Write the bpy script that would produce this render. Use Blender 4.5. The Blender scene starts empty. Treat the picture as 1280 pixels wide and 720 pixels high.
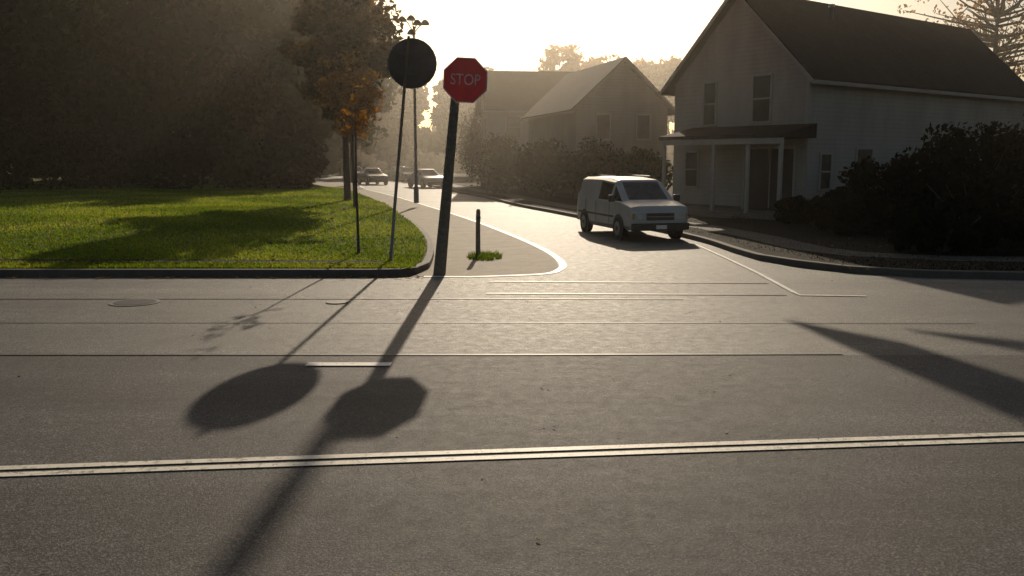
import bpy, math, random
import numpy as np
from mathutils import Vector, Matrix
random.seed(7); rng=np.random.default_rng(7)
S=bpy.context.scene
S.view_settings.view_transform='Standard'; S.view_settings.look='None'; S.view_settings.exposure=0
COL=S.collection
SUNV=Vector((0.038,1.0,0.404)).normalized()

# ------------------------------------------------------------ materials
def new_mat(name):
    m=bpy.data.materials.new(name); m.use_nodes=True
    nt=m.node_tree; b=nt.nodes['Principled BSDF']; return m,nt,b
def noise(nt,scale,detail=6,rough=.6,coord='Object',stretch=None):
    tc=nt.nodes.new('ShaderNodeTexCoord'); n=nt.nodes.new('ShaderNodeTexNoise')
    n.inputs['Scale'].default_value=scale; n.inputs['Detail'].default_value=detail; n.inputs['Roughness'].default_value=rough
    if stretch:
        mp=nt.nodes.new('ShaderNodeMapping'); mp.inputs['Scale'].default_value=stretch
        nt.links.new(tc.outputs[coord],mp.inputs['Vector']); nt.links.new(mp.outputs[0],n.inputs['Vector'])
    else: nt.links.new(tc.outputs[coord],n.inputs['Vector'])
    return n
def ramp(nt,src,stops):
    r=nt.nodes.new('ShaderNodeValToRGB'); e=r.color_ramp.elements
    while len(e)<len(stops): e.new(.5)
    for i,(p,c) in enumerate(stops):
        e[i].position=p; e[i].color=(c[0],c[1],c[2],1) if hasattr(c,'__len__') else (c,c,c,1)
    nt.links.new(src,r.inputs[0]); return r
def mixc(nt,a,b,fac,mode='MIX'):
    m=nt.nodes.new('ShaderNodeMixRGB'); m.blend_type=mode
    for i,v in ((0,fac),(1,a),(2,b)):
        if hasattr(v,'is_output'): nt.links.new(v,m.inputs[i])
        elif i==0: m.inputs[0].default_value=v
        else: m.inputs[i].default_value=(*v,1)
    return m.outputs[0]
def bump(nt,b,h,strength,dist=.01):
    bp=nt.nodes.new('ShaderNodeBump'); bp.inputs['Strength'].default_value=strength; bp.inputs['Distance'].default_value=dist
    nt.links.new(h,bp.inputs['Height']); nt.links.new(bp.outputs[0],b.inputs['Normal'])
def simple(name,c,rough=.7,metal=0,var=.25,scale=6,bmp=0.0,spec=.5):
    m,nt,b=new_mat(name)
    n=noise(nt,scale)
    lo=[x*(1-var) for x in c]; hi=[min(1,x*(1+var)) for x in c]
    r=ramp(nt,n.outputs[0],[(.3,lo),(.7,hi)])
    nt.links.new(r.outputs[0],b.inputs['Base Color'])
    b.inputs['Roughness'].default_value=rough; b.inputs['Metallic'].default_value=metal
    b.inputs['Specular IOR Level'].default_value=spec
    if bmp: bump(nt,b,n.outputs[0],bmp,.02)
    return m

def asphalt(name,base,warm=1.0,crack=True,spec=.3,rlo=.62,rhi=.74):
    m,nt,b=new_mat(name)
    fine=noise(nt,80,3,.8); mid=noise(nt,7,6,.7); big=noise(nt,.45,6,.65); streak=noise(nt,.5,6,.65,stretch=(.12,2.2,1))
    c=ramp(nt,big.outputs[0],[(.32,[base*.66,base*.64,base*.61*warm]),(.5,[base,base*.97,base*.9*warm]),(.68,[base*1.35,base*1.29,base*1.16*warm])]).outputs[0]
    s=ramp(nt,streak.outputs[0],[(.3,.66),(.7,1.3)]).outputs[0]; c=mixc(nt,c,s,1.0,'MULTIPLY')
    f=ramp(nt,fine.outputs[0],[(.36,.2),(.5,.8),(.64,4.2)]).outputs[0]; c=mixc(nt,c,f,.9,'MULTIPLY')
    f2=ramp(nt,mid.outputs[0],[(.3,.65),(.7,1.3)]).outputs[0]; c=mixc(nt,c,f2,1.0,'MULTIPLY')
    if crack:
        vo=nt.nodes.new('ShaderNodeTexVoronoi'); vo.feature='DISTANCE_TO_EDGE'; vo.inputs['Scale'].default_value=.28
        tc=nt.nodes.new('ShaderNodeTexCoord'); w=noise(nt,1.3,6,.7)
        add=nt.nodes.new('ShaderNodeVectorMath'); add.operation='ADD'
        sc=nt.nodes.new('ShaderNodeVectorMath'); sc.operation='SCALE'; sc.inputs['Scale'].default_value=1.1
        nt.links.new(w.outputs['Color'],sc.inputs[0]); nt.links.new(tc.outputs['Object'],add.inputs[0]); nt.links.new(sc.outputs[0],add.inputs[1])
        nt.links.new(add.outputs[0],vo.inputs['Vector'])
        k=ramp(nt,vo.outputs['Distance'],[(0,.4),(.005,1)]).outputs[0]; c=mixc(nt,c,k,.6,'MULTIPLY')
    nt.links.new(c,b.inputs['Base Color'])
    rr=ramp(nt,mid.outputs[0],[(.3,rlo),(.7,rhi)]); nt.links.new(rr.outputs[0],b.inputs['Roughness'])
    b.inputs['Specular IOR Level'].default_value=spec
    bump(nt,b,fine.outputs[0],.85,.009)
    return m
M_asph=asphalt('asphalt',.053,1.06,spec=.26,rlo=.66,rhi=.78); M_asph3=asphalt('asphalt_older_sheen',.076,.95,spec=.34,rlo=.58,rhi=.72); M_asph2=asphalt('asphalt_side',.10,.9,spec=.34,rlo=.58,rhi=.72)  # far-lane asphalt: older tone, lightened further to paint in the road's sheen
def paint(name,c,under=(.06,.055,.048),lo=.42,hi=.55,mn=.55):
    m,nt,b=new_mat(name)
    n=noise(nt,14,8,.75); n2=noise(nt,1.2,4)
    w=ramp(nt,n.outputs[0],[(lo-.12,0),(hi-.1,1)]).outputs[0]
    w2=ramp(nt,n2.outputs[0],[(.3,mn),(.6,1)]).outputs[0]
    f=mixc(nt,w,w2,1.0,'MULTIPLY'); nt.links.new(mixc(nt,under,c,f),b.inputs['Base Color']); b.inputs['Roughness'].default_value=.6; b.inputs['Specular IOR Level'].default_value=.3
    return m
M_white=paint('road_paint_white',(.82,.79,.72),mn=.8); M_yel=paint('road_paint_cream',(.84,.79,.66),lo=.44,hi=.58,mn=.72)
M_faint=paint('worn_paint',(.24,.22,.18),lo=.52,hi=.9)
def concrete(name,c):
    m,nt,b=new_mat(name)
    n=noise(nt,2,8,.7); f=noise(nt,60,3,.6)
    col=ramp(nt,n.outputs[0],[(.3,[x*.7 for x in c]),(.7,[x*1.15 for x in c])]).outputs[0]
    col=mixc(nt,col,ramp(nt,f.outputs[0],[(.3,.75),(.7,1.2)]).outputs[0],1.0,'MULTIPLY')
    nt.links.new(col,b.inputs['Base Color']); b.inputs['Roughness'].default_value=.8; b.inputs['Specular IOR Level'].default_value=.3; bump(nt,b,f.outputs[0],.5,.01); return m
M_conc=concrete('concrete',(.28,.225,.155)); M_kerb=concrete('kerb_stone',(.13,.112,.095)); M_path=concrete('old_paving',(.08,.07,.056))
def grassmat(name,a,b_,c_):
    m,nt,b=new_mat(name)
    n=noise(nt,.6,6,.65); f=noise(nt,25,4,.7)
    col=ramp(nt,n.outputs[0],[(.3,a),(.5,b_),(.72,c_)]).outputs[0]
    col=mixc(nt,col,ramp(nt,f.outputs[0],[(.3,.55),(.7,1.4)]).outputs[0],1.0,'MULTIPLY')
    nt.links.new(col,b.inputs['Base Color']); b.inputs['Roughness'].default_value=.9; b.inputs['Specular IOR Level'].default_value=.12
    bump(nt,b,f.outputs[0],.8,.05); return m
M_lawn=grassmat('lawn_soil',(.07,.105,.018),(.10,.14,.025),(.15,.155,.045))
M_ground=grassmat('ground_soil',(.016,.015,.009),(.025,.021,.013),(.035,.026,.016))
def leafmat(name,stops,trans=.5):
    m=bpy.data.materials.new(name); m.use_nodes=True; nt=m.node_tree; nt.nodes.clear()
    out=nt.nodes.new('ShaderNodeOutputMaterial'); at=nt.nodes.new('ShaderNodeAttribute'); at.attribute_name='v'
    r=ramp(nt,at.outputs['Fac'],stops)
    d=nt.nodes.new('ShaderNodeBsdfDiffuse'); t=nt.nodes.new('ShaderNodeBsdfTranslucent'); mx=nt.nodes.new('ShaderNodeMixShader'); mx.inputs[0].default_value=trans
    nt.links.new(r.outputs[0],d.inputs[0]); nt.links.new(mixc(nt,r.outputs[0],(1.0,.9,.5),1.0,'MULTIPLY'),t.inputs[0])
    nt.links.new(d.outputs[0],mx.inputs[1]); nt.links.new(t.outputs[0],mx.inputs[2]); nt.links.new(mx.outputs[0],out.inputs[0]); return m
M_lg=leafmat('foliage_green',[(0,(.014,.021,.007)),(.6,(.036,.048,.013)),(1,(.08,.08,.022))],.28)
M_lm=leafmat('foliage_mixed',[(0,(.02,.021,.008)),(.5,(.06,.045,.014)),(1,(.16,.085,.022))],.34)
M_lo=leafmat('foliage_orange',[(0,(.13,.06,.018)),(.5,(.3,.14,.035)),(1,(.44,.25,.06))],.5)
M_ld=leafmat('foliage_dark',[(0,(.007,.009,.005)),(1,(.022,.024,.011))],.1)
M_gb=leafmat('grass_blade',[(0,(.10,.17,.016)),(.6,(.24,.34,.035)),(1,(.40,.42,.10))],.6)
M_dry=leafmat('fallen_leaf',[(0,(.12,.05,.015)),(1,(.4,.25,.08))],.3)
M_bark=simple('bark',(.05,.04,.03),.9,0,.4,12,.6)

def siding(name,c,pitch=.16):
    m,nt,b=new_mat(name)
    tc=nt.nodes.new('ShaderNodeTexCoord'); sp=nt.nodes.new('ShaderNodeSeparateXYZ'); nt.links.new(tc.outputs['Object'],sp.inputs[0])
    mt=nt.nodes.new('ShaderNodeMath'); mt.operation='MULTIPLY'; mt.inputs[1].default_value=1/pitch; nt.links.new(sp.outputs['Z'],mt.inputs[0])
    fr=nt.nodes.new('ShaderNodeMath'); fr.operation='FRACT'; nt.links.new(mt.outputs[0],fr.inputs[0])
    line=ramp(nt,fr.outputs[0],[(0,.62),(.12,1.0)]).outputs[0]
    n=noise(nt,.8,7,.7,stretch=(1,1,.4)); col=ramp(nt,n.outputs[0],[(.3,[x*.72 for x in c]),(.65,c)]).outputs[0]
    nt.links.new(mixc(nt,col,line,.9,'MULTIPLY'),b.inputs['Base Color']); b.inputs['Roughness'].default_value=.7; b.inputs['Specular IOR Level'].default_value=.25
    bump(nt,b,fr.outputs[0],.5,.02); return m
M_sid=siding('siding_white',(.44,.39,.33)); M_sid2=siding('siding_tan',(.34,.31,.27)); M_sid3=siding('siding_grey',(.32,.28,.23))
def shingle(name,c):
    m,nt,b=new_mat(name)
    br=nt.nodes.new('ShaderNodeTexBrick'); br.inputs['Scale'].default_value=3.2; br.inputs['Mortar Size'].default_value=.015
    br.inputs['Color1'].default_value=(*c,1); br.inputs['Color2'].default_value=(c[0]*.6,c[1]*.6,c[2]*.62,1); br.inputs['Mortar'].default_value=(c[0]*.3,)*3+(1,)
    tc=nt.nodes.new('ShaderNodeTexCoord'); nt.links.new(tc.outputs['Object'],br.inputs['Vector'])
    n=noise(nt,1.2,6); nt.links.new(mixc(nt,br.outputs['Color'],ramp(nt,n.outputs[0],[(.3,.7),(.7,1.2)]).outputs[0],1.0,'MULTIPLY'),b.inputs['Base Color'])
    b.inputs['Roughness'].default_value=.9; b.inputs['Specular IOR Level'].default_value=.1; return m
M_roof=shingle('roof_shingles',(.026,.02,.017)); M_roof2=shingle('roof_shingles_brown',(.04,.032,.026))
M_trim=simple('trim_white',(.38,.34,.29),.65,0,.12,5); M_trimd=simple('trim_dark',(.035,.027,.022),.6)
M_glass,nt,b=new_mat('window_glass'); b.inputs['Base Color'].default_value=(.02,.022,.025,1); b.inputs['Roughness'].default_value=.08
nt.links.new(ramp(nt,noise(nt,1.5).outputs[0],[(.3,(.012,.013,.015)),(.7,(.05,.05,.05))]).outputs[0],b.inputs['Base Color'])
M_metal=simple('galvanised_steel',(.22,.21,.2),.5,.6,.2,20); M_signback=simple('sign_back_aluminium',(.08,.07,.062),.6,.3,.35,4)
M_wood=simple('weathered_wood',(.19,.15,.11),.85,0,.35,14,.5)
M_red=simple('sign_red',(.85,.05,.04),.4,0,.15,4); M_signw=simple('sign_white',(.8,.7,.66),.45,0,.06,5); M_letter=simple('sign_lettering',(.8,.5,.46),.5,0,.3,9)
M_dark=simple('dark_plastic',(.02,.02,.02),.5); M_tyre=simple('tyre_rubber',(.018,.018,.018),.85)
M_rim=simple('wheel_rim',(.3,.3,.3),.4,.8); M_vanp=simple('car_paint_white',(.43,.41,.39),.3,0,.14,2)
M_carb=simple('car_paint_dark',(.04,.045,.06),.25,0,.08,2); M_cars=simple('car_paint_silver',(.4,.4,.4),.3,.4,.08,2)
M_lamp=simple('headlight_lens',(.5,.49,.46),.15); M_amber=simple('indicator_lens',(.5,.2,.03),.3); M_tail=simple('tail_lens',(.4,.02,.02),.3)
M_cloth=simple('shadow_caster_cloth',(.4,.08,.07),.85)  # cloth of the added out-of-view shadow casters

# ------------------------------------------------------------ helpers
def link(o,parent=None):
    COL.objects.link(o)
    if parent: o.parent=parent
    return o
def meshobj(name,verts,faces,mats,parent=None,smooth=False,midx=None):
    me=bpy.data.meshes.new(name); me.from_pydata([tuple(v) for v in verts],[],faces)
    for m in (mats if isinstance(mats,list) else [mats]): me.materials.append(m)
    if midx: me.polygons.foreach_set('material_index',midx)
    if smooth: me.polygons.foreach_set('use_smooth',[True]*len(faces))
    me.update(); return link(bpy.data.objects.new(name,me),parent)
def empty(name,loc=(0,0,0),rz=0):
    o=bpy.data.objects.new(name,None); o.location=loc; o.rotation_euler=(0,0,rz); o.empty_display_size=.3; return link(o)
def box(name,lo,hi,mat,parent=None,bev=0):
    x0,y0,z0=lo; x1,y1,z1=hi
    v=[(x0,y0,z0),(x1,y0,z0),(x1,y1,z0),(x0,y1,z0),(x0,y0,z1),(x1,y0,z1),(x1,y1,z1),(x0,y1,z1)]
    o=meshobj(name,v,[(0,3,2,1),(4,5,6,7),(0,1,5,4),(1,2,6,5),(2,3,7,6),(3,0,4,7)],mat,parent)
    if bev:
        m=o.modifiers.new('b','BEVEL'); m.width=bev; m.segments=2
    return o
def tube_data(pts,rads,n=10):
    V=[];F=[]
    pts=[Vector(p) for p in pts]
    for i,p in enumerate(pts):
        d=(pts[min(i+1,len(pts)-1)]-pts[max(i-1,0)]).normalized()
        a=d.cross(Vector((0,1,0.01))) 
        if a.length<.1: a=d.cross(Vector((1,0,0)))
        a.normalize(); b=d.cross(a)
        for k in range(n):
            t=2*math.pi*k/n; V.append(p+(a*math.cos(t)+b*math.sin(t))*rads[i])
    for i in range(len(pts)-1):
        for k in range(n):
            F.append((i*n+k,i*n+(k+1)%n,(i+1)*n+(k+1)%n,(i+1)*n+k))
    F.append(tuple(range(n))); F.append(tuple(range((len(pts)-1)*n,len(pts)*n))[::-1])
    return V,F
def tube(name,pts,rads,mat,parent=None,n=12):
    if not hasattr(rads,'__len__'): rads=[rads]*len(pts)
    V,F=tube_data(pts,rads,n); return meshobj(name,V,F,mat,parent,True)
def catmull(P,sub=6):
    P=[np.array(p,float) for p in P]; out=[]
    Q=[2*P[0]-P[1]]+P+[2*P[-1]-P[-2]]
    for i in range(1,len(Q)-2):
        for k in range(sub):
            t=k/sub; a,b,c,d=Q[i-1:i+3]
            out.append(.5*((2*b)+(-a+c)*t+(2*a-5*b+4*c-d)*t*t+(-a+3*b-3*c+d)*t**3))
    out.append(P[-1]); return out
def ribbon(name,P,w,z,mat,h=0,parent=None):
    n=len(P); L=[];R=[]
    for i in range(n):
        d=np.array(P[min(i+1,n-1)][:2])-np.array(P[max(i-1,0)][:2]); d/=np.linalg.norm(d)+1e-9
        nn=np.array((-d[1],d[0])); p=np.array(P[i][:2]); L.append(p+nn*w/2); R.append(p-nn*w/2)
    V=[];F=[]
    if h==0:
        for l,r in zip(L,R): V+=[(l[0],l[1],z),(r[0],r[1],z)]
        for i in range(n-1): F.append((2*i,2*i+1,2*i+3,2*i+2))
    else:
        for l,r in zip(L,R): V+=[(l[0],l[1],z-.05),(l[0],l[1],z+h),(r[0],r[1],z+h),(r[0],r[1],z-.05)]
        for i in range(n-1):
            for k in range(3): F.append((4*i+k,4*i+k+1,4*i+5+k,4*i+4+k))
        F.append((0,3,2,1)); F.append((4*n-4,4*n-3,4*n-2,4*n-1))
    o=meshobj(name,V,F,mat,parent)
    if h:
        m=o.modifiers.new('b','BEVEL'); m.width=.02; m.segments=2; m.limit_method='ANGLE'
    return o
def disc(name,r,th,n,mat,parent,loc,rot=(0,0,0),off=0,smooth=False):
    V=[];F=[]
    for y in (-th/2,th/2):
        for k in range(n):
            t=2*math.pi*(k+off)/n; V.append((r*math.cos(t),y,r*math.sin(t)))
    F=[tuple(range(n))[::1],tuple(range(n,2*n))[::-1]]+[(k,k+n,(k+1)%n+n,(k+1)%n) for k in range(n)]
    o=meshobj(name,V,F,mat,parent); o.location=loc; o.rotation_euler=rot; return o
def empty_child(n,p):
    o=bpy.data.objects.new(n,None); o.empty_display_size=.1; return link(o,p)

# ------------------------------------------------------------ ground and roads
g=meshobj('ground',[(-900,-300,0),(900,-300,0),(900,1500,0),(-900,1500,0)],[(0,1,2,3)],M_ground)
meshobj('main_road',[(-90,-9,.006),(90,-9,.006),(90,9.42,.006),(-90,9.42,.006),(90,15.9,.006),(-90,15.9,.006)],[(0,1,2,3),(3,2,4,5)],[M_asph,M_asph3],None,False,[0,1])  # far lane takes the lighter mix with the sheen painted into its colour
rows=[(15.9,-1.85,-.75,8.0),(16.3,-1.75,.55,6.6),(17,-1.7,.92,5.8),(18,-1.72,1.03,5.4),(20,-1.85,.88,5.15),(23,-2.2,.38,4.95),(27,-2.9,-.45,4.2),(31,-3.8,-1.35,2.9),
 (36,-4.9,-2.6,1.6),(41,-6.3,-3.9,.3),(50,-9.2,-6.3,-1.5),(57,-12,-8.3,-3.3),(66,-15.5,-10.9,-5.2),(92,-26,-17.6,-11.5),(140,-48,-38,-30)]
RW=catmull(rows,5)
def strip(name,A,B,z,mat,n=1):
    V=[];F=[]
    for a,b in zip(A,B):
        for k in range(n+1):
            t=k/n; V.append((a[0]*(1-t)+b[0]*t,a[1]*(1-t)+b[1]*t,z))
    for i in range(len(A)-1):
        for k in range(n): F.append((i*(n+1)+k,i*(n+1)+k+1,(i+1)*(n+1)+k+1,(i+1)*(n+1)+k))
    return meshobj(name,V,F,mat,None,n>1)
strip('side_road',[(r[1],r[0]) for r in RW],[(r[3],r[0]) for r in RW],.006,M_asph2)
strip('pavement',[(r[1],r[0]) for r in RW],[(r[2]-.1,r[0]) for r in RW],.011,M_conc)
ribbon('road_marking',[(-1.6,15.95)]+[(r[2],r[0]) for r in RW],.15,.015,M_white)
def yl(x): return 6.13+.104*x-.0007*x*x
XS=(-60,-30,-12,-8,-5,-3,-1,1,3,5,8,12,30,60)
ribbon('road_marking',[(x,yl(x)-.06) for x in XS],.08,.014,M_yel)
ribbon('road_marking',[(x,yl(x)+.08) for x in XS],.08,.014,M_yel)
ribbon('road_marking',[(-40,9.42),(0,9.42),(3.6,9.46)],.06,.014,M_faint)
ribbon('road_marking',[(-2.12,8.95),(-1.25,8.95)],.15,.018,M_white)
ribbon('road_marking',[(-40,13.3),(0,13.35),(2.6,13.3)],.06,.014,M_faint)
ribbon('road_marking',[(-40,11.3),(0,11.35),(6,11.3)],.035,.014,M_faint)
ribbon('road_marking',[(-.4,15.3),(4.4,15.1)],.12,.014,M_faint); ribbon('road_marking',[(-.4,13.9),(4.3,13.75)],.12,.014,M_faint)
ribbon('road_marking',[(4.6,22.3),(4.62,19),(4.6,16.5),(4.5,14),(4.5,13.7),(5.5,13.6)],.08,.018,M_white)
mh=empty('manhole_cover',(-5.6,13.0,.01))
o=disc('cover',.3,.012,28,M_dark,mh,(0,0,.004),(math.pi/2,0,0)); o=disc('ring',.36,.008,28,M_metal,mh,(0,0,.002),(math.pi/2,0,0))
mh=empty('drain_cover',(-2.6,13.0,.01)); disc('cover',.16,.012,20,M_dark,mh,(0,0,.004),(math.pi/2,0,0))
def lawnz(x,y):
    d=max(0,min((y-16.2)/8,1)); e=max(0,min((-1.8-x)/8,1)); return .125+.35*d*e+.05*math.sin(x*.5)*math.sin(y*.3)*d*e
LE=[(r[1],r[0]) for r in RW]
LA=[(-90,max(y,16.15)) for x,y in LE]; LB=[(x-.08,max(y,16.15)) for x,y in LE]
Vl=[];Fl=[];NX=40
keep=[i for i in range(len(LE)) if i==0 or LB[i][1]>LB[i-1][1]]
for i in keep:
    a=LA[i];b_=LB[i]
    for k in range(NX+1):
        t=1-(1-k/NX)**2.2; x=a[0]*(1-t)+b_[0]*t; Vl.append((x,a[1],lawnz(x,a[1])))
for i in range(len(keep)-1):
    for k in range(NX): Fl.append((i*(NX+1)+k,i*(NX+1)+k+1,(i+1)*(NX+1)+k+1,(i+1)*(NX+1)+k))
meshobj('lawn',Vl,Fl,M_lawn,None,True)
ribbon('kerb',[(-90,16.05),(-30,16.05),(-10,16.05),(-2.6,16.05),(-2.1,16.12),(-1.85,16.35),(-1.76,16.8)]+[(r[1],r[0]) for r in RW if 17<r[0]<60],.16,.0,M_kerb,.135)
V=[];F=[]
for i,x in enumerate(np.linspace(-60,-2.5,60)): V+=[(x,16.9,lawnz(x,16.9)+.02),(x,17.3,lawnz(x,17.3)+.02)]
for i in range(59): F.append((2*i,2*i+2,2*i+3,2*i+1))
meshobj('footpath',V,F,M_ground)
RP=[(60,15.55),(30,15.55),(12,15.6),(9,15.7),(7.4,16.0),(6.4,16.6),(5.75,17.6)]+[(r[3],r[0]) for r in RW if 18.5<r[0]]
ribbon('kerb',RP,.16,.0,M_kerb,.13)
rv=[(r[3]+.06,r[0]) for r in RW if r[0]>18.5]
va=[(60,15.58),(30,15.58),(12,15.63),(9,15.73),(7.44,16.05),(6.45,16.65),(5.82,17.6)]+rv
vb=[(61,15.6),(61,15.8),(61,16),(61,16.5),(61,17),(61,17.6),(61,18.2)]+[(80,y+.5) for x,y in rv]
strip('grass_verge',va,vb,.12,M_ground)
sw=[(r[3]+1.5,r[0]) for r in RW if 20<r[0]<100]
ribbon('footpath',[(60,17.5),(20,17.5),(12,17.6),(9,17.9),(7.3,18.8),(6.75,20)]+sw[2:],1.0,.128,M_path)

def quadmesh(name,V,nper,mat,attr,parent=None):
    n=len(V)//nper; me=bpy.data.meshes.new(name); me.vertices.add(len(V)); me.vertices.foreach_set('co',np.asarray(V,np.float32).ravel())
    me.loops.add(n*nper); me.loops.foreach_set('vertex_index',np.arange(n*nper,dtype=np.int32))
    me.polygons.add(n); me.polygons.foreach_set('loop_start',np.arange(0,n*nper,nper,dtype=np.int32))
    me.update(calc_edges=True); a=me.attributes.new('v','FLOAT','FACE'); a.data.foreach_set('value',np.clip(attr,0,1).astype(np.float32))
    me.materials.append(mat); return link(bpy.data.objects.new(name,me),parent)
def lawn_edge(y):
    ys=[r[0] for r in RW]; return np.interp(y,ys,[r[1] for r in RW])
def blades(name,xx,yy,zz,hh,ww,attr,mat,lean=.03):
    N=len(xx); th=rng.random(N)*math.pi; dx=np.cos(th)*ww; dy=np.sin(th)*ww; lx=rng.normal(0,lean,N); ly=rng.normal(0,lean,N)
    V=np.stack([np.stack([xx-dx,yy-dy,zz-.01],1),np.stack([xx+dx,yy+dy,zz-.01],1),np.stack([xx+lx,yy+ly,zz+hh],1)],1).reshape(-1,3)
    quadmesh(name,V,3,mat,attr)
N=120000
u=rng.random(N); yy=16.2+ (u**1.7)*38; xr=lawn_edge(yy)-.1; wid=np.minimum(.62*yy+3,60)
xx=xr-rng.random(N)*(wid+xr)
m=~((yy>16.95)&(yy<17.25)&(xx<-2.4)); xx=xx[m];yy=yy[m];N=len(xx)
zz=np.array([lawnz(a,b) for a,b in zip(xx,yy)])
blades('grass',xx,yy,zz,(.025+.04*rng.random(N))*(1+.012*(yy-16)),(.010+.012*rng.random(N))*(1+.05*(yy-16)),.42+.28*np.sin(xx*.9+np.sin(yy*.7)*2)+rng.normal(0,.2,N),M_gb)
N=600; a=rng.random(N)*6.28; r=np.sqrt(rng.random(N))
blades('grass_tuft',-.6+r*np.cos(a)*.38,19.2+r*np.sin(a)*.7,np.full(N,.012),.04+.09*rng.random(N),np.full(N,.013),.0+rng.normal(0,.15,N),M_gb,.06)
N=9000; yy=16+rng.random(N)**1.4*16; xr=np.interp(yy,[15.7,16.1,16.7,17.6,20,23,27,31],[9,7.5,6.5,5.9,5.3,5.15,4.4,3.1])+.15; xx=xr+rng.random(N)*(0.62*yy+2-xr)
blades('verge_grass',xx,yy,np.full(N,.115),.02+.03*rng.random(N),.008+.01*rng.random(N),rng.normal(.2,.2,N),M_ld)
def leaf_verts(P,s,flat=False):
    N=len(P)
    if flat:
        th=rng.random(N)*6.28; A=np.stack([np.cos(th),np.sin(th),rng.normal(0,.25,N)],1); B=np.stack([-np.sin(th),np.cos(th),rng.normal(0,.25,N)],1)
    else:
        A=rng.normal(size=(N,3)); A/=np.linalg.norm(A,axis=1)[:,None]; R=rng.normal(size=(N,3)); B=np.cross(A,R); B/=np.linalg.norm(B,axis=1)[:,None]
    s=np.asarray(s).reshape(-1,1)
    return np.stack([P-A*s,P-B*s*.55,P+A*s,P+B*s*.55],1).reshape(-1,3)
N=1300; yy=16.3+rng.random(N)**1.5*25; xx=lawn_edge(yy)-.2-rng.random(N)**.9*(.5*yy); zz=np.array([lawnz(a,b) for a,b in zip(xx,yy)])+.05
P1=np.stack([xx,yy,zz],1)
N=350; P2=np.stack([-12+rng.random(N)*10.4,15.9-np.abs(rng.normal(0,.15,N)),np.full(N,.03)],1)
N=130; P3=np.stack([-6+rng.random(N)*13,3.6+rng.random(N)**.8*12,np.full(N,.02)],1)
N=80; P4=np.stack([5.6+rng.random(N)*5,15.9+rng.random(N)*7,np.full(N,.14)],1)
P=np.concatenate([P1,P2,P3,P4]); s=np.concatenate([np.full(len(P1),.045),np.full(len(P2),.035),np.full(len(P3),.016),np.full(len(P4),.03)])*(.6+.8*rng.random(len(P)))
quadmesh('fallen_leaves',leaf_verts(P,s,True),4,M_dry,rng.random(len(P)))

# ------------------------------------------------------------ trees
def tree(name,loc,H,cr,cz,rz,mat,nleaf=6000,ls=.25,ncl=55,rcl=.7,tr=.2,limbs=9,lean=(0,0)):
    par=empty(name,loc)
    cen=[]
    while len(cen)<ncl:
        p=rng.uniform(-1,1,3); r=np.linalg.norm(p)
        if r>1 or r<.25: continue
        k=.82+.28*math.sin(3*math.atan2(p[1],p[0])+p[2]*4+loc[0])
        cen.append((p[0]*cr*k,p[1]*cr*k,cz+p[2]*rz*(.9+.15*math.sin(5*p[0]+loc[1]))))
    cen=np.array(cen)
    V=[];F=[]
    def add(pts,rads,n=7):
        v,f=tube_data(pts,rads,n); o=len(V); V.extend(v); F.extend([tuple(i+o for i in q) for q in f])
    top=cz+rz*.55
    pts=[(0,0,-.1),(0,0,.25),(.03*H*random.uniform(-1,1)*.3+lean[0]*.3,0,top*.4),(lean[0]*.7,lean[1],top*.7),(lean[0],lean[1],top)]
    add(pts,[tr*1.35,tr,tr*.8,tr*.5,tr*.12],9)
    idx=rng.choice(ncl,min(limbs,ncl),replace=False)
    for i in idx:
        c=Vector(cen[i]); z0=max(top*.28,min(c.z-.25*rz,top*.85)); z0=min(z0,top*.85)
        s=Vector((lean[0]*z0/top,lean[1]*z0/top,z0)); m=s.lerp(c,.5)+Vector((random.uniform(-.1,.1)*cr,random.uniform(-.1,.1)*cr,-.05*cr))
        add([s,m,c],[tr*.38,tr*.24,tr*.07],6)
        for _ in range(2):
            j=cen[random.randrange(ncl)]; c2=c.lerp(Vector(j),.35) ; add([m,m.lerp(c2,.6),c2],[tr*.15,tr*.1,tr*.04],5)
    meshobj('trunk',V,F,M_bark,par,True)
    w=rng.random(ncl)+.4; w/=w.sum(); ci=rng.choice(ncl,nleaf,p=w)
    rr=rcl*(.6+.7*rng.random(ncl))
    d=rng.normal(size=(nleaf,3)); d/=np.linalg.norm(d,axis=1)[:,None]; d*=(rng.random(nleaf)**.45)[:,None]
    P=cen[ci]+d*rr[ci][:,None]*np.array([1.15,1.15,.8])
    tone=rng.random(ncl)
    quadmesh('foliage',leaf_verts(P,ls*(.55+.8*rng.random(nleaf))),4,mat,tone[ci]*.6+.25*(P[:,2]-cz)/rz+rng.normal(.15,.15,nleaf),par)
    return par
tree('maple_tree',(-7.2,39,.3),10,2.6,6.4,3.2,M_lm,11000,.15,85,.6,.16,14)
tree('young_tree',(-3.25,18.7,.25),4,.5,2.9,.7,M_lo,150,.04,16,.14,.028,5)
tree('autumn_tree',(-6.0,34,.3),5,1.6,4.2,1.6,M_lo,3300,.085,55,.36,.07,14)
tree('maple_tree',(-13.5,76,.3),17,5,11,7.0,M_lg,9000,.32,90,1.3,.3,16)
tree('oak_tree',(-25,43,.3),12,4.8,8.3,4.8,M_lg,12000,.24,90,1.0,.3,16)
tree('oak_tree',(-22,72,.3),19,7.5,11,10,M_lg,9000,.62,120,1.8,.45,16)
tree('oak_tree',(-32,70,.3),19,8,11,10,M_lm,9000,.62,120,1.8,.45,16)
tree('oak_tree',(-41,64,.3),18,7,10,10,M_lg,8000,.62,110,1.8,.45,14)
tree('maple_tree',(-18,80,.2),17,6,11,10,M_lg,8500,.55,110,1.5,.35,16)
tree('oak_tree',(-29,92,.2),24,9,14,13,M_lg,8000,.8,110,2.2,.45,14)
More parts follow.
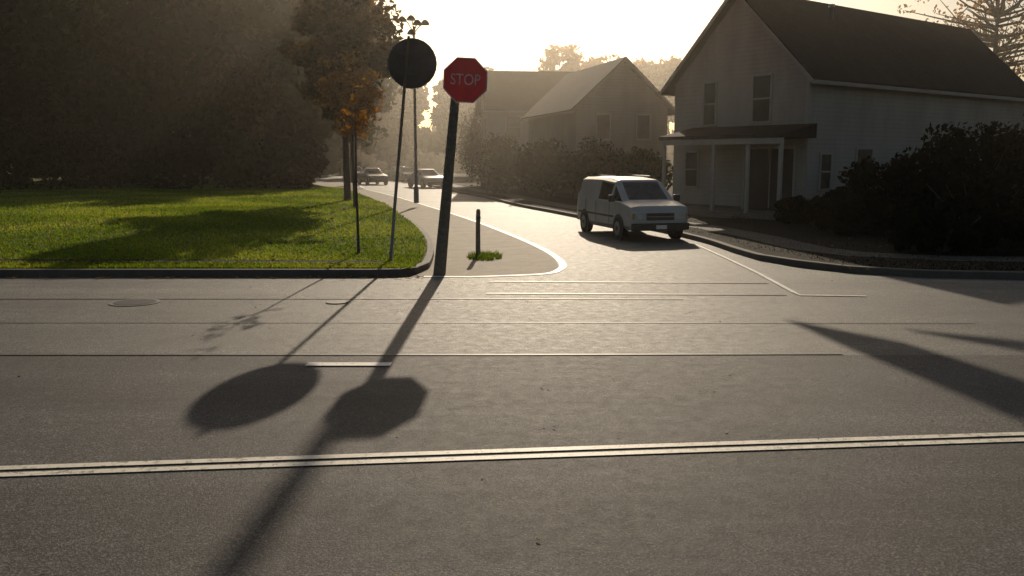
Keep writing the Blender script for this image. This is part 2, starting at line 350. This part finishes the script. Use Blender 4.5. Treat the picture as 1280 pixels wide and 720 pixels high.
tree('pine_tree',(-26,56,.3),12,3.4,7,6.3,M_lg,8000,.28,90,.9,.25,16)
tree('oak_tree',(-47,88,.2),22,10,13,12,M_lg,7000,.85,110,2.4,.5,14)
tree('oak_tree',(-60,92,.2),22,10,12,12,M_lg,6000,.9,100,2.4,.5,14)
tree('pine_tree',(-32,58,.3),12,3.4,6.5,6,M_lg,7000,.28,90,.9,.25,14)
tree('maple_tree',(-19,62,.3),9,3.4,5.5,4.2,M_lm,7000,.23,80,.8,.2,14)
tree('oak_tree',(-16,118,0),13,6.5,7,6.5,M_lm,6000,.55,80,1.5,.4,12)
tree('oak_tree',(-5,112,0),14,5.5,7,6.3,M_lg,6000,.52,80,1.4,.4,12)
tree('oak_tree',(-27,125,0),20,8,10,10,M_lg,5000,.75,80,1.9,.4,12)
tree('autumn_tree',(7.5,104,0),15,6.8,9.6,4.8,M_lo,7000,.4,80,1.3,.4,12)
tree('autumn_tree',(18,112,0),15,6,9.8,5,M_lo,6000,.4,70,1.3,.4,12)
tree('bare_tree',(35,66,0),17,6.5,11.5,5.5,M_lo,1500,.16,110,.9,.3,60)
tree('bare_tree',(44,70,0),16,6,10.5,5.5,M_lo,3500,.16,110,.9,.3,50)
N=20000; X=rng.uniform(-150,120,N); hgt=8+3*np.sin(X*.11)+2*np.sin(X*.37+1)+1.2*np.sin(X*.9)
P=np.stack([X,152+rng.normal(0,5,N),rng.random(N)**.8*hgt],1)
quadmesh('distant_trees',leaf_verts(P,1.0*(.6+.8*rng.random(N))),4,M_lm,.35+.3*np.sin(X*.2)+rng.normal(0,.15,N))
def bush(name,loc,r,h,mat,n=3500,ls=.09):
    par=empty(name,loc)
    V=[];F=[]
    for k in range(9):
        a=random.uniform(0,6.28); q=random.uniform(.3,.75)
        v,f=tube_data([(0,0,-.05),(math.cos(a)*r[0]*q*.5,math.sin(a)*r[1]*q*.5,h*.45),(math.cos(a)*r[0]*q,math.sin(a)*r[1]*q,h*.8)],[.04,.03,.01],6)
        o=len(V); V.extend(v); F.extend([tuple(i+o for i in g_) for g_ in f])
    meshobj('stems',V,F,M_bark,par,True)
    ncl=45; c=rng.normal(size=(ncl,3)); c/=np.linalg.norm(c,axis=1)[:,None]; c*=(rng.random(ncl)**.4)[:,None]; c*=np.array([r[0],r[1],h*.5])*.85; c[:,2]+=h*.5
    ci=rng.integers(0,ncl,n); d=rng.normal(size=(n,3)); d/=np.linalg.norm(d,axis=1)[:,None]; d*=(rng.random(n)**.4)[:,None]*h*.2
    P=c[ci]+d; P[:,2]=np.abs(P[:,2]); t=rng.random(ncl)
    quadmesh('foliage',leaf_verts(P,ls*(.5+.9*rng.random(n))),4,mat,t[ci]*.6+rng.normal(.2,.15,n),par)
for (x,y,rx,ry,h,m) in [(-30,50,4,2,4.4,M_ld),(-24,49,3.5,2,4.0,M_lg),(-19.5,50,3,2,3.8,M_ld),(-15.8,52,2.4,1.6,3.2,M_lg),(-13.4,55,2,1.5,2.6,M_ld),(-37,52,4,2,4.6,M_ld),(-12.3,50,1.2,1,1.3,M_lm),(-45,56,5,2,5,M_ld),(-18,68,4,2,5,M_ld),(-28,66,5,2,6,M_ld),(-37,66,5,2,6,M_ld)]:
    bush('shrub',(x,y,.3),(rx,ry),h,m,4000,.17 if h<5 else .26)
for (x,y,rx,ry,h,m) in [(1.6,47,1.6,1,3.1,M_ld),(4.0,44,1.8,1,2.9,M_ld),(-.6,54,1.1,1,3.6,M_ld),(6.1,42,1.5,.9,2.6,M_lg),(-2.4,70,1.5,1.3,6,M_ld)]:
    bush('shrub',(x,y,.1),(rx,ry),h,m,4500,.12)
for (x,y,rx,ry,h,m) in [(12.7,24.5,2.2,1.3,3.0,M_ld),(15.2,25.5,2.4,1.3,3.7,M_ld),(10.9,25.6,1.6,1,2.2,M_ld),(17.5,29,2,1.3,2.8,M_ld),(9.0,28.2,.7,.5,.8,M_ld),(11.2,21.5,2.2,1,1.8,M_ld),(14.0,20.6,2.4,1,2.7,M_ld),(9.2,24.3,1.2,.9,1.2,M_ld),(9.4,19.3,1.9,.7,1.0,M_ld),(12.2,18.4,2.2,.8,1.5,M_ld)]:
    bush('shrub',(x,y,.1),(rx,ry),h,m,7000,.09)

# ------------------------------------------------------------ houses
def window(par,face,a0,a1,z0,z1,pos=0.0,mull=True):
    w=empty_child('window',par)
    def bx(n,a,b,c,d,p0,p1,m):
        if face=='x': box(n,(pos-p1,a,c),(pos-p0,b,d),m,w)
        else: box(n,(a,pos-p1,c),(b,pos-p0,d),m,w)
    t=.07
    bx('glass',a0,a1,z0,z1,.003,.02,M_glass)
    bx('frame_top',a0-t,a1+t,z1,z1+t,.003,.06,M_trim); bx('sill',a0-t-.03,a1+t+.03,z0-t,z0,.003,.09,M_trim)
    bx('frame_l',a0-t,a0,z0,z1,.003,.055,M_trim); bx('frame_r',a1,a1+t,z0,z1,.003,.055,M_trim)
    if mull: bx('rail',a0,a1,(z0+z1)/2-.025,(z0+z1)/2+.025,.021,.045,M_trim)
def gable_house(name,loc,rz,L,W,E,R,sid,roof,oh=.45,trim=None):
    trim=trim or M_trim
    h=empty(name,loc,rz)
    V=[(0,0,-.2),(L,0,-.2),(L,W,-.2),(0,W,-.2),(0,0,E),(L,0,E),(L,W,E),(0,W,E),(0,W/2,R),(L,W/2,R)]
    meshobj('walls',V,[(0,1,5,4),(2,3,7,6),(3,0,4,8,7),(1,2,6,9,5)],sid,h)
    sl=(R-E)/(W/2); t=.16; zc=.04
    for nm,sg in (('roof_front',1),('roof_back',-1)):
        y0=-oh if sg==1 else W+oh; ym=W/2; z0=E-sl*oh+zc; z1=R+zc
        V=[(-oh,y0,z0),(L+oh,y0,z0),(L+oh,ym,z1),(-oh,ym,z1)]; V+=[(x,y,z+t) for x,y,z in V]
        meshobj(nm,V,[(0,3,2,1),(4,5,6,7),(0,1,5,4),(1,2,6,5),(2,3,7,6),(3,0,4,7)],roof,h)
        box('fascia',(-oh,(y0-.03 if sg==1 else y0+.003),z0-.04),(L+oh,(y0-.003 if sg==1 else y0+.03),z0+t-.07),trim,h)
        for xx in (-oh-.033,L+oh+.003):
            V=[(xx,y0,z0-.05),(xx,ym,z1-.05),(xx,ym,z1+t-.05),(xx,y0,z0+t-.05)]; V+=[(x+.03,y,z) for x,y,z in V]
            meshobj('rake_board',V,[(0,1,2,3),(4,7,6,5),(0,4,5,1),(1,5,6,2),(2,6,7,3),(3,7,4,0)],trim,h)
    box('foundation',(-.03,-.03,-.2),(L+.03,W+.03,.3),M_kerb,h)
    return h
rz=math.atan2(.6,.8)
H=gable_house('white_house',(10.2,31,.1),rz,16.4,6.2,4.95,8.0,M_sid,M_roof,.4,M_sid)
window(H,'x',4.1,4.65,3.35,4.9); window(H,'x',1.6,2.35,3.4,5.0); window(H,'x',4.9,5.5,1.0,2.3)
window(H,'y',.8,1.4,1.0,2.2); window(H,'y',3.0,4.0,.9,2.4)
for x in (0-.02,16.4-.08): box('corner_board',(x,-.03,.3),(x+.12,-.003,4.9),M_trim,H)
box('corner_board',(-.035,.003,.3),(-.003,.12,4.9),M_trim,H)
pz=2.75
V=[(-1.9,-.35,pz),(0,-.35,pz),(0,5.2,pz),(-1.9,5.2,pz),(-1.9,-.35,pz+.12),(0,-.35,pz+.5),(0,5.2,pz+.5),(-1.9,5.2,pz+.12)]
meshobj('porch_roof',V,[(0,3,2,1),(4,5,6,7),(0,1,5,4),(1,2,6,5),(2,3,7,6),(3,0,4,7)],M_roof2,H)
box('porch_beam',(-1.86,-.3,pz-.2),(-1.72,5.15,pz-.003),M_trim,H)
for y in (-.25,1.1,2.6,5.0): box('porch_post',(-1.84,y-.06,.2),(-1.74,y+.06,pz-.203),M_trim,H)
box('porch_floor',(-1.95,-.35,-.1),(-.035,5.2,.2),M_wood,H); box('step',(-2.3,1.3,-.1),(-1.953,2.8,.1),M_wood,H)
d=empty_child('door',H); box('leaf',(-.05,.5,.2),(-.003,1.45,2.4),M_trimd,d); box('leaf',(-.05,1.55,.2),(-.003,2.6,2.4),M_trimd,d); box('casing',(-.06,.4,.2),(-.004,.497,2.5),M_trim,d); box('casing',(-.06,2.603,.2),(-.004,2.7,2.5),M_trim,d); box('head',(-.06,.5,2.403),(-.004,2.6,2.5),M_trim,d)
tube('downpipe',[(16.2,-.08,.1),(16.2,-.08,4.5)],.04,M_trim,H)
tube('vent_pipe',[(4.6,2.4,6.5),(4.6,2.4,7.9)],.08,M_metal,H); tube('vent_pipe_cap',[(4.6,2.4,7.9),(4.6,2.4,8.0)],.12,M_metal,H)

H2=gable_house('tan_house',(-1.6,63,.1),.12,8.5,7,5.6,8.3,M_sid2,M_roof2,.4,M_sid2)
window(H2,'y',1.2,2.2,3.6,5.0); window(H2,'y',3.6,4.6,3.6,5.0); window(H2,'y',6.2,7.2,3.6,5.0); window(H2,'y',1.2,2.4,.9,2.5); window(H2,'y',5.5,7.0,.9,2.5); window(H2,'x',2,3,3.6,5); window(H2,'x',4.6,5.6,3.6,5)
H3=gable_house('grey_house',(8.1,47,.1),math.pi/2+.25,9,5,4.7,7.0,M_sid3,M_roof2,.4,M_sid3)
window(H3,'x',1.0,1.7,3.1,4.3,0,False); window(H3,'x',3.2,3.9,3.1,4.3,0,False); window(H3,'x',1.0,1.9,.9,2.3); window(H3,'x',3.1,3.9,.9,2.3)

# ------------------------------------------------------------ signs & poles
st=empty('stop_sign',(-1.34,16.25,.01))
tube('pole',[(0,0,-.1),(.0,0,.02),(.1,0,1.0),(.34,0,3.4),(.37,0,3.75),(.372,0,3.78)],[.125,.115,.10,.078,.075,.05],M_wood,st,14)
sx,sz=.51,3.50
disc('plate',.425,.012,8,M_signw,st,(sx,-.12,sz),(0,.05,0),.5)
disc('face',.405,.006,8,M_red,st,(sx,-.132,sz),(0,.05,0),.5)
box('bracket_upper',(.28,-.112,sz+.16),(sx+.15,-.06,sz+.2),M_metal,st); box('bracket_lower',(.26,-.112,sz-.2),(sx+.15,-.06,sz-.16),M_metal,st)
tx=bpy.data.curves.new('lettering','FONT'); tx.body='STOP'; tx.align_x='CENTER'; tx.align_y='CENTER'; tx.size=.25; tx.extrude=.002; tx.materials.append(M_letter)
to=bpy.data.objects.new('lettering',tx); to.location=(sx,-.139,sz); to.rotation_euler=(math.pi/2,.05,0); to.scale=(.9,1.1,1); link(to,st)

rs=empty('traffic_sign',(-2.43,17.6,.12))
tube('pole',[(0,0,-.1),(.1,0,1),(.44,0,4.35)],[.034,.032,.028],M_metal,rs,10)
disc('sign_back',.47,.01,24,M_signback,rs,(.49,.05,3.84)); disc('rim',.483,.006,24,M_metal,rs,(.49,.06,3.84))
box('brace_upper',(.2,.005,4.01),(.67,.042,4.05),M_signback,rs); box('brace_lower',(.2,.005,3.61),(.67,.042,3.65),M_signback,rs)

sl_=empty('street_lamp',(-4.3,40,.3))
tube('column',[(0,0,-.1),(0,0,.6),(0,0,.65),(0,0,7.6)],[.12,.11,.07,.05],M_metal,sl_,12)
for k,(ax,ay,az) in enumerate([(-.5,0,7.9),(.5,0,7.75),(-.15,.35,8.0),(.2,-.35,7.7),(-.1,0,7.35)]):
    tube('arm',[(0,0,7.3),(ax*.5,ay*.5,az-.15),(ax,ay,az)],.025,M_metal,sl_,8)
    tube('lamp_head',[(ax,ay,az-.09),(ax,ay,az-.02),(ax,ay,az+.1),(ax,ay,az+.13)],[.2,.19,.1,.03],M_dark,sl_,14)

bo=empty('bollard',(-.75,19.5,.01))
tube('post',[(0,0,-.05),(.0,0,.5),(.01,0,.98),(.01,0,1.03)],[.055,.05,.048,.03],M_wood,bo,12); tube('band',[(.008,0,.8),(.008,0,.87)],.053,M_kerb,bo,12)

def upole(loc):
    p=empty('utility_pole',loc); tube('shaft',[(0,0,-.2),(0,0,6),(0,0,14)],[.17,.14,.11],M_wood,p,12); box('crossarm',(-.06,-1.1,12.9),(.06,1.1,13.02),M_wood,p)
    for y in (-.9,-.35,.35,.9): tube('insulator',[(0,y,13.02),(0,y,13.2)],[.05,.03],M_metal,p,8)
upole((-23,36,.1)); upole((23,26,.1))
ow=empty('overhead_wires')
def wire(n,a,b,sag,r=.012):
    a=Vector(a);b=Vector(b); tube(n,[a.lerp(b,t/16)-Vector((0,0,sag*4*(t/16)*(1-t/16))) for t in range(17)],r,M_dark,ow,6)
for dy in (-.9,.9): wire('wire',(-23,36+dy,13.3),(23,26+dy,13.3),.9)
wire('span_wire',(-23,36,12.3),(23,26,12.3),1.15,.016)
hl=empty('pole_shadow_caster',(-.5,31.11,0))  # added above the view to cast the lower part of the sign pole's shadow
tube('stem',[(.08,0,11.15),(.07,0,10.9)],.03,M_metal,hl,8)
tube('caster_tube',[(.075,0,10.98),(.07,0,10.9),(.0,0,9.75),(-.003,0,9.7)],[.05,.105,.105,.06],M_metal,hl,14)
def shadow_cloth(y,Lf,Rt):  # unseen hanging cloth, added and shaped to cast the right-hand road shadows
    fl=empty('road_shadow_caster',(0,y,0)); V=[];F=[]; nu,nv=24,10
    for i in range(nu+1):
        t=i/nu*3; k=min(int(t),2); f=t-k
        a=np.array(Lf[k])*(1-f)+np.array(Lf[k+1])*f; b_=np.array(Rt[k])*(1-f)+np.array(Rt[k+1])*f
        for j in range(nv+1):
            s_=j/nv; p=a*(1-s_)+b_*s_; V.append((p[0],.06*math.sin(s_*9+i*.2)*(i/nu+.2)-.22*(p[0]-5),p[1]))
    for i in range(nu):
        for j in range(nv): F.append((i*(nv+1)+j,i*(nv+1)+j+1,(i+1)*(nv+1)+j+1,(i+1)*(nv+1)+j))
    o=meshobj('cloth',V,F,M_cloth,fl,True); md=o.modifiers.new('s','SOLIDIFY'); md.thickness=.01
    for q in (Lf[3],Rt[3]): tube('cord',[(q[0],-.22*(q[0]-5),q[1]),(q[0],-.22*(q[0]-5)+(29.92-y),11.16)],.008,M_dark,fl,5)
shadow_cloth(29.85,[(4.33,7.45),(4.55,8.15),(4.9,9.0),(5.2,9.85)],[(4.36,7.46),(5.3,7.95),(5.85,8.8),(6.1,9.9)])
shadow_cloth(29.0,[(5.6,7.3),(6.5,7.8),(7.1,8.6),(7.5,9.95)],[(5.65,7.28),(7.3,7.55),(8.4,8.2),(8.9,9.95)])

# ------------------------------------------------------------ vehicles
import bmesh
def vehicle(name,loc,rz,st,belt,mat,wheels,wr,glass_side,wind,sc=1):
    p=empty(name,loc,rz); p.scale=(sc,sc,sc); V=[];F=[];MI=[]
    for (x,zb,zt,w,wrf) in st:
        bz=min(belt,zt-.04); cr=min(.08,(zt-bz)*.5)
        half=[(w*.88,zb),(w,zb+.14),(w*1.01,(zb+bz)/2+.06),(w*.975,bz),(wrf,zt-cr)]
        cx=[(a,b) for a,b in half]+[(wrf*.8,zt)]
        V+=[(x,-a,b) for a,b in cx]+[(x,a,b) for a,b in reversed(cx)]
    n=12
    for i in range(len(st)-1):
        for k in range(n):
            F.append((i*n+k,(i+1)*n+k,(i+1)*n+(k+1)%n,i*n+(k+1)%n))
            m=0
            if i in glass_side and k in (3,7): m=1
            if i in wind and k==5: m=1
            MI.append(m)
    F.append(tuple(range(n))); MI.append(0); F.append(tuple(range((len(st)-1)*n,len(st)*n))[::-1]); MI.append(0)
    o=meshobj('body',V,F,[mat,M_glass],p,False,MI)
    bm=bmesh.new(); bm.from_mesh(o.data); bmesh.ops.recalc_face_normals(bm,faces=bm.faces)
    gf=[f for f in bm.faces if f.material_index==1]
    r=bmesh.ops.inset_individual(bm,faces=gf,thickness=.05,depth=-.012)
    for f in r['faces']: f.material_index=0
    bm.to_mesh(o.data); bm.free()
    b=o.modifiers.new('b','BEVEL'); b.width=.04; b.segments=3; b.limit_method='ANGLE'; b.angle_limit=.3
    for (wx,wy) in [(wheels[0],1),(wheels[0],-1),(wheels[1],1),(wheels[1],-1)]:
        y=wy*(st[3][3]-.08)
        disc('wheel_arch',wr*1.2,.03,28,M_dark,p,(wx,wy*(st[3][3]*1.005),wr*1.05))
        t=disc('tyre',wr,.22,28,M_tyre,p,(wx,y,wr)); bb=t.modifiers.new('b','BEVEL'); bb.width=.03; bb.segments=2
        disc('rim',wr*.62,.02,20,M_rim,p,(wx,wy*(st[3][3]+.035),wr)); disc('hub',wr*.2,.03,12,M_dark,p,(wx,wy*(st[3][3]+.045),wr))
    return p
van=[(2.36,.42,.84,.80,.72),(2.28,.30,1.00,.88,.76),(1.55,.28,1.13,.92,.80),(.80,.26,1.66,.92,.74),(.72,.26,1.70,.92,.74),(-.35,.26,1.76,.92,.75),(-.45,.26,1.76,.92,.75),(-1.3,.26,1.76,.92,.75),(-1.4,.26,1.76,.92,.75),(-2.15,.28,1.74,.91,.74),(-2.33,.34,1.6,.88,.70)]
v=vehicle('parked_van',(3.3,25.1,.008),math.atan2(-.968,.25),van,1.08,M_vanp,(1.5,-1.45),.33,(2,4),(2,),.92)
box('front_bumper',(2.30,-.86,.32),(2.46,.86,.52),M_dark,v,.03)
box('grille',(2.33,-.42,.60),(2.375,.42,.80),M_dark,v,.01); box('grille_bar',(2.376,-.4,.69),(2.385,.4,.715),M_rim,v)
for s in (-1,1):
    box('headlight',(2.31,s*.60-.16,.62),(2.385,s*.60+.16,.80),M_lamp,v,.015); box('indicator',(2.29,s*.80-.035,.62),(2.36,s*.80+.035,.80),M_amber,v,.01)
    box('mirror',(1.15,s*1.02-.1,1.08),(1.25,s*1.02+.1,1.28),M_dark,v,.03); box('tail_light',(-2.36,s*.78-.06,.8),(-2.30,s*.78+.06,1.2),M_tail,v,.01)
    box('side_trim',(-2.1,s*.925-.006,.62),(1.1,s*.925+.012,.68),M_dark,v,.003)
    for xx in (.75,-.4,-1.35): box('door_seam',(xx-.006,s*.93-.004,.45),(xx+.006,s*.93+.006,1.05),M_dark,v)
    tube('wiper',[(1.5,s*.35-.2,1.17),(1.2,s*.35+.15,1.37)],.008,M_dark,v,6)
box('plate',(2.465,-.16,.36),(2.475,.16,.47),M_signw,v); box('rear_bumper',(-2.44,-.86,.34),(-2.3,.86,.52),M_dark,v,.03)
for y in (-.55,.55): tube('roof_rail',[(-1.9,y,1.8),(.3,y,1.8)],.015,M_dark,v,8)
sedan=[(2.2,.4,.62,.75,.68),(2.1,.25,.78,.84,.72),(1.0,.22,.95,.88,.76),(.3,.22,1.38,.88,.62),(.2,.22,1.41,.88,.62),(-.45,.22,1.43,.88,.62),(-.52,.22,1.43,.88,.62),(-1.05,.22,1.36,.88,.6),(-1.75,.25,1.02,.86,.72),(-2.15,.3,.95,.82,.7)]
def car(loc,rz,mat):
    c=vehicle('parked_car',loc,rz,sedan,.93,mat,(1.35,-1.35),.32,(2,4,6,7),(2,7))
    for s in (-1,1): box('headlight',(2.08,s*.6-.15,.58),(2.17,s*.6+.15,.7),M_lamp,c,.01); box('tail_light',(-2.17,s*.62-.15,.7),(-2.1,s*.62+.15,.85),M_tail,c,.01)
    box('bumper',(2.12,-.75,.3),(2.24,.75,.48),M_dark,c,.03)
car((-12.2,78,.01),-1.15,M_carb); car((-10.6,90,.01),-1.15,M_carb); car((-6.6,69,.01),-1.1,M_vanp); car((-16.5,94,.01),-1.15,M_cars); car((-12.6,100,.01),-1.2,M_cars)

# ------------------------------------------------------------ haze in the air (real volumes: thin everywhere, a little thicker over the far street)
def haze(pts,h,dens):
    V=[(x,y,-.3) for x,y in pts]+[(x,y,h) for x,y in pts]; n=len(pts)
    bx=meshobj('haze',V,[tuple(range(n))[::-1],tuple(range(n,2*n))]+[(i,(i+1)%n,(i+1)%n+n,i+n) for i in range(n)],M_dark)
    hm=bpy.data.materials.new('haze_air'); hm.use_nodes=True; nt=hm.node_tree; nt.nodes.clear()
    out=nt.nodes.new('ShaderNodeOutputMaterial'); vs=nt.nodes.new('ShaderNodeVolumeScatter'); vs.inputs['Density'].default_value=dens; vs.inputs['Anisotropy'].default_value=.8; vs.inputs['Color'].default_value=(1,.92,.79,1)
    nt.links.new(vs.outputs[0],out.inputs['Volume']); bx.data.materials.clear(); bx.data.materials.append(hm)
haze([(-75,13),(65,13),(65,150),(-75,150)],22,.0009)
haze([(-3.2,36),(26,36),(26,149),(-26,149),(-9,60)],21,.0016)

# ------------------------------------------------------------ light, sky, camera
W=bpy.data.worlds.new('World'); S.world=W; W.use_nodes=True; nt=W.node_tree
sky=nt.nodes.new('ShaderNodeTexSky'); sky.sky_type='NISHITA'; sky.sun_disc=False
sky.sun_elevation=math.atan(.404); sky.sun_rotation=math.atan(.038); sky.dust_density=2.2; sky.air_density=1.0
bg=nt.nodes['Background']; bg.inputs[1].default_value=.054; nt.links.new(mixc(nt,sky.outputs[0],(1.02,.96,.87),1.0,'MULTIPLY'),bg.inputs[0])
sl=bpy.data.lights.new('sun','SUN'); sl.energy=3.7; sl.angle=math.radians(.5); sl.color=(1,.83,.62)
so=bpy.data.objects.new('sun',sl); so.rotation_euler=(-SUNV).to_track_quat('-Z','Y').to_euler(); so.location=(0,50,40); link(so)
cam=bpy.data.cameras.new('camera'); cam.sensor_width=36; cam.lens=31.16; cam.clip_end=3000; cam.clip_start=.05
co=bpy.data.objects.new('camera',cam); co.location=(0,0,2.1); co.rotation_euler=(math.radians(90-8.2),0,0); link(co); S.camera=co
